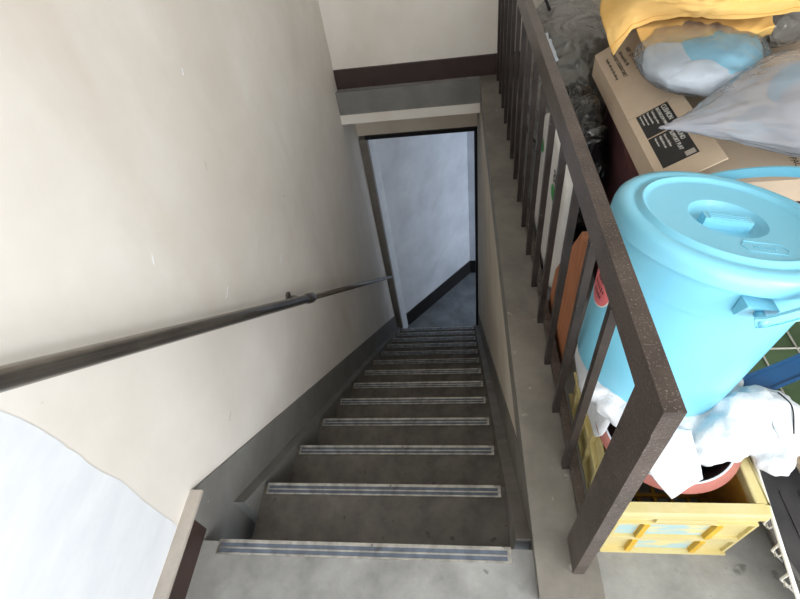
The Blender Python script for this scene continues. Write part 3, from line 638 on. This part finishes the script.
# ------------------------------------------------------------------ translucent bags on the carton
def film_blob(name, label, c, R_, seed, amp, freq, film, fill, fillm, rotz=0.0, tip=None):
    t = thing(name, label, 'bag', c); t.rotation_euler.z = rotz
    def shape(q_, k):
        v = Vector((q_.x * R_[0], q_.y * R_[1], q_.z * R_[2])) * k
        if tip:
            f = min(max((-q_.x) * 0.9 + 0.2, 0), 1)        # narrows towards -X
            v.y *= 1 - 0.86 * f ** 1.2; v.z *= 1 - 0.80 * f ** 1.2; v.x -= tip * f * f
            if v.x < 0: v.z -= 0.0
        return v
    bm = bm_new(); bmesh.ops.create_icosphere(bm, subdivisions=5, radius=1.0)
    for v in bm.verts:
        n = v.co.normalized(); p = n * freq + Vector((seed, 1.3 * seed, seed)); wv = noise.noise_vector(p * 0.7)
        k = 1 + amp * ((1 - 2 * abs(noise.noise(p + wv))) * 0.6 + 0.4 * (1 - 2 * abs(noise.noise(p * 2.2 + wv))))
        v.co = shape(n, k); v.co.z = max(v.co.z, -R_[2])
    o = obj('film', mesh_of('film', bm, film, True), None, t)
    for i, (fc, fr, fm) in enumerate(fill):
        bm = bm_new(); bmesh.ops.create_icosphere(bm, subdivisions=4, radius=1.0)
        for v in bm.verts:
            n = v.co.normalized(); p = n * 1.6 + Vector((i * 3.1, seed, 0)); v.co = Vector((n.x * fr[0], n.y * fr[1], n.z * fr[2])) * (1 + 0.14 * noise.noise(p) + 0.05 * (1 - 2 * abs(noise.noise(p * 2))))
        oo = obj('folded_cloth', mesh_of('folded_cloth', bm, fm, True), None, t); oo.location = fc
    return t
film_blob('plastic_bag', 'clear bag of light blue cloth under the yellow cloth', (1.265, 1.08, 0.720), (0.155, 0.20, 0.060), 3.0, 0.09, 3.0, 'film_blue',
          [((0.045, 0.005, 0.004), (0.095, 0.15, 0.048), 'content_blue'), ((-0.065, 0.0, -0.012), (0.075, 0.15, 0.040), 'content_white'), ((0.02, -0.115, -0.010), (0.10, 0.065, 0.038), 'content_white')], None, -0.25)
film_blob('plastic_bag', 'clear pointed plastic bag lying on the carton behind the bucket', (1.375, 0.765, 0.715), (0.26, 0.225, 0.080), 6.0, 0.08, 2.6, 'film_clear',
          [((0.09, -0.01, -0.005), (0.11, 0.13, 0.055), 'content_gray'), ((0.08, 0.10, 0.0), (0.08, 0.06, 0.05), 'content_blue')], None, 0.12, tip=0.04)

# ------------------------------------------------------------------ yellow cloth
YU = [[(1.147, 1.738, 0.77), (1.243, 1.645, 0.84), (1.394, 1.6, 0.86), (1.54, 1.521, 0.86), (1.835, 1.611, 0.86)], [(1.069, 1.428, 0.75), (1.139, 1.288, 0.82), (1.236, 1.189, 0.85), (1.356, 1.143, 0.85), (1.596, 1.174, 0.85)], [(1.057, 1.281, 0.73), (1.135, 1.242, 0.79), (1.225, 1.131, 0.825), (1.339, 1.092, 0.825), (1.585, 1.146, 0.82)], [(1.062, 1.176, 0.7), (1.138, 1.233, 0.755), (1.239, 1.144, 0.79), (1.346, 1.095, 0.795), (1.587, 1.144, 0.79)]]
YF = [[(1.137, 1.281, 0.75), (1.246, 1.236, 0.775), (1.352, 1.177, 0.78), (1.453, 1.152, 0.78)], [(1.128, 1.17, 0.74), (1.218, 1.119, 0.765), (1.32, 1.075, 0.765), (1.437, 1.09, 0.77)], [(1.15, 1.135, 0.71), (1.244, 1.101, 0.73), (1.335, 1.089, 0.72), (1.447, 1.109, 0.745)]]
YO = Vector((1.3, 1.25, 0.72))
yc = thing('cloth', 'bright orange yellow cloth draped over the bags', 'cloth', YO)
def ysurf(net, seed, amp):
    def f(u, v):
        p = bez(net, u, v); q_ = Vector((u * 5, v * 2.2, seed)); wv = noise.noise_vector(q_ * 0.6)
        return p - YO + Vector((0, 0, amp * (noise.noise(q_ + wv) + 0.5 * (1 - 2 * abs(noise.noise(q_ * 1.7 + wv))))))
    return f
bm = bm_new(); grid(bm, ysurf(YU, 1, 0.010), 70, 60); a = obj('upper_layer', bm, 'yellow_cloth', yc, True); md = a.modifiers.new('t', 'SOLIDIFY'); md.thickness = 0.002
bm = bm_new(); grid(bm, ysurf(YF, 8, 0.008), 60, 24); a2 = obj('under_fold', bm, 'yellow_cloth', yc, True); md = a2.modifiers.new('t', 'SOLIDIFY'); md.thickness = 0.002
fs = ysurf(YU, 1, 0.010); bm = bm_new(); tube(bm, [fs(k / 60, 0.90) + Vector((0, 0, 0.0014)) for k in range(61)], 0.0011, 5); obj('hem_seam', bm, 'yellow_thread', a)
# lumpy bundle that carries the cloth
t = thing('bundle', 'dim grey bundle hidden under the yellow cloth', 'bundle', (1.50, 1.50, 0.60))
o = obj('bundle_body', bag_mesh('bundle_body', (0.25, 0.27, 0.088), 5.0, 0.05, 1.8, 'gray_bag', 4), None, t); o.location = (0, 0, 0.09)
t = thing('storage_box', 'plain brown carton on the floor behind the printed carton', 'box', (1.51, 1.68, 0.0))
bm = bm_new(); box(bm, -0.20, 0.30, -0.22, 0.28, 0.0, 0.59); bevel(bm, 0.004); obj('box_body', bm, 'cardboard', t)

# ------------------------------------------------------------------ wire rack with kitchen things at the right edge
RX0, RX1, RY0, RY1 = 1.226, 1.72, -0.30, 0.70
rk = thing('wire_rack', 'white coated wire rack on the floor at the right', 'rack', (RX0, 0, 0)); rk.rotation_euler.z = -0.11
def wire(name, pts, r=0.0028, m='wire_white'):
    bm = bm_new(); tube(bm, [(p[0] - RX0, p[1], p[2]) for p in pts], r, 8); return obj(name, bm, m, rk, True)
ZT, ZB = 0.185, 0.045
for z, r in ((ZT, 0.0045), (ZB, 0.0035)):
    xl = RX0 if z == ZT else RX0 + 0.07
    for pts in (((xl, RY0, z), (xl, RY1, z)), ((RX1, RY0, z), (RX1, RY1, z)), ((RX0, RY0, z), (RX1, RY0, z)), ((RX0, RY1, z), (RX1, RY1, z))): wire('frame_wire', pts, r)
n = 18
for k in range(n + 1):
    y = RY0 + (RY1 - RY0) * k / n
    wire('wire', [(RX0, y, ZT), (RX0 + 0.004, y, ZT - 0.05), (RX0 + 0.07, y, ZB)])
    wire('wire', [(RX0 + 0.07, y, ZB), (RX1, y, ZB), (RX1, y, ZT)])
    if 2 <= k <= n: wire('wire_hook', [(RX0, y - 0.02, ZT), (RX0 - 0.004, y - 0.022, ZT - 0.018), (RX0 - 0.007, y - 0.020, ZT - 0.022), (RX0 - 0.004, y - 0.010, ZT - 0.022)], 0.0018)
for k in range(1, 6): wire('wire', [(RX0 + (RX1 - RX0) * k / 6, RY0, ZB + 0.004), (RX0 + (RX1 - RX0) * k / 6, RY1, ZB + 0.004)])
for x, y in ((RX0 + .07, RY0 + .02), (RX1 - .01, RY0 + .02), (RX0 + .07, RY1 - .02), (RX1 - .01, RY1 - .02)): wire('foot', [(x, y, 0), (x, y, ZB)], 0.005)
# green mat with pale lines in the rack's far half
gm = thing('green_tray', 'green tray with pale grid lines in the rack', 'tray', (1.50, 0.50, 0.056))
bm = bm_new(); box(bm, -0.17, 0.19, -0.19, 0.17, 0.0, 0.022); bevel(bm, 0.005); obj('tray_body', bm, 'green_mat', gm)
for i in range(4):
    bm = bm_new(); tube(bm, [(-0.15 + i * 0.10, -0.17, 0.026), (-0.15 + i * 0.10, 0.155, 0.026)], 0.003, 6); obj('tray_line', bm, 'wire_white', gm)
    bm = bm_new(); tube(bm, [(-0.155, -0.16 + i * 0.10, 0.026), (0.175, -0.16 + i * 0.10, 0.026)], 0.003, 6); obj('tray_line', bm, 'wire_white', gm)
for x, (a0, a1) in ((1.262, (0.27, 0.66)), (1.290, (0.27, 0.66))):
    pass
ch = thing('metal_channel', 'grey steel channel bar along the green tray', 'bar', (1.29, 0.45, 0.053))
bm = bm_new(); box(bm, -0.02, 0.03, -0.16, 0.22, 0, 0.004); box(bm, -0.02, -0.016, -0.16, 0.22, 0.004, 0.03); box(bm, 0.026, 0.03, -0.16, 0.22, 0.004, 0.03); obj('channel_body', bm, 'steel_gray', ch)
bm = bm_new(); tube(bm, [(0.005, -0.155, 0.012), (0.005, 0.215, 0.012)], 0.006, 8); obj('inner_rod', bm, 'wire_white', ch)
# dark oval pan
pn = thing('oval_pan', 'dark oval pan with a grey rim in the wire rack', 'pan', (1.385, 0.03, 0.055))
def oval(prof, m, name, sx=0.62, sy=1.0, n_=48):
    bm = bm_new(); lathe(bm, prof, n_); bm.transform(Matrix.Diagonal((sx, sy, 1, 1))); o = obj(name, bm, m, pn); smooth_by_angle(o, 40); return o
oval([(0, 0), (0.17, 0), (0.19, 0.01), (0.208, 0.055), (0.204, 0.056), (0.186, 0.013), (0.168, 0.005), (0, 0.005)], 'pan_black', 'pan_body')
bm = bm_new(); tube(bm, [(0.62 * 0.211 * math.cos(a), 0.211 * math.sin(a), 0.057) for a in [2 * PI * k / 48 for k in range(48)]], 0.006, 8, closed=True); obj('pan_rim', bm, 'pan_rim', pn, True)
for i in range(5):
    bm = bm_new(); box(bm, -0.09 + i * 0.042, -0.084 + i * 0.042, -0.10, 0.10, 0.005, 0.008); obj('pan_rib', bm, 'pan_black', pn)
# pale wooden handle and printed pack
wp = thing('wooden_spatula', 'pale wooden spatula lying across the dark pan', 'spatula', (1.43, 0.06, 0.125))
bm = bm_new(); prism(bm, [(-0.025, 0.16, 0), (0.02, 0.17, 0), (0.022, 0.03, 0), (0.012, -0.02, 0), (0.03, -0.12, 0), (0.005, -0.13, 0), (-0.018, -0.02, 0), (-0.028, 0.04, 0)], (0, 0, 0.014)); bevel(bm, 0.003); obj('blade', bm, 'pale_wood', wp)
wp.rotation_euler = (0.0, 0.0, 0.35)
bm = bm_new(); tube(bm, [(0.018, -0.12, 0.007), (0.024, -0.18, 0.007)], 0.009, 8); obj('handle', bm, 'pale_wood', wp)
pk = thing('printed_pack', 'dark navy pack with pale lettering behind the spatula', 'pack', (1.43, 0.215, 0.115))
bm = bm_new(); box(bm, -0.05, 0.06, -0.075, 0.075, 0.0, 0.075); bevel(bm, 0.003); obj('pack_body', bm, 'box_navy', pk)
text_mesh('lettering', 'XOA', 0.032, 'ink_white', pk, frame_mw((-0.030, 0.055, 0.0755), (0, -1, 0), (1, 0, 0)))
bm = bm_new(); box(bm, -0.060, -0.0505, -0.075, 0.075, 0.0, 0.070); obj('paper_edge', bm, 'pale_wood', pk)
# dark blue curved bar
bb = thing('scoop', 'dark blue plastic scoop handle reaching past the towel', 'scoop', (1.30, 0.325, 0.26))
pth = [Vector((-0.10, -0.055, 0.03)), Vector((-0.02, -0.03, 0.045)), Vector((0.07, 0.008, 0.045)), Vector((0.15, 0.05, 0.04)), Vector((0.25, 0.11, 0.01))]
fine = [Vector(bez([pth, pth], k / 30, 0.0)) for k in range(31)]
bm = bm_new(); band(bm, fine, Vector((-0.25, 1, 0.25)).normalized(), 0.026, 0.004); o = obj('handle', bm, 'plastic_navy', bb); smooth_by_angle(o, 40)
bm = bm_new(); grid(bm, lambda u, v: Vector((0.24 + 0.12 * u, 0.03 + 0.16 * v, 0.012 - 0.10 * u + 0.16 * (v - 0.5) ** 2)), 8, 12); o = obj('scoop_bowl', bm, 'plastic_navy', bb, True); md = o.modifiers.new('t', 'SOLIDIFY'); md.thickness = 0.004
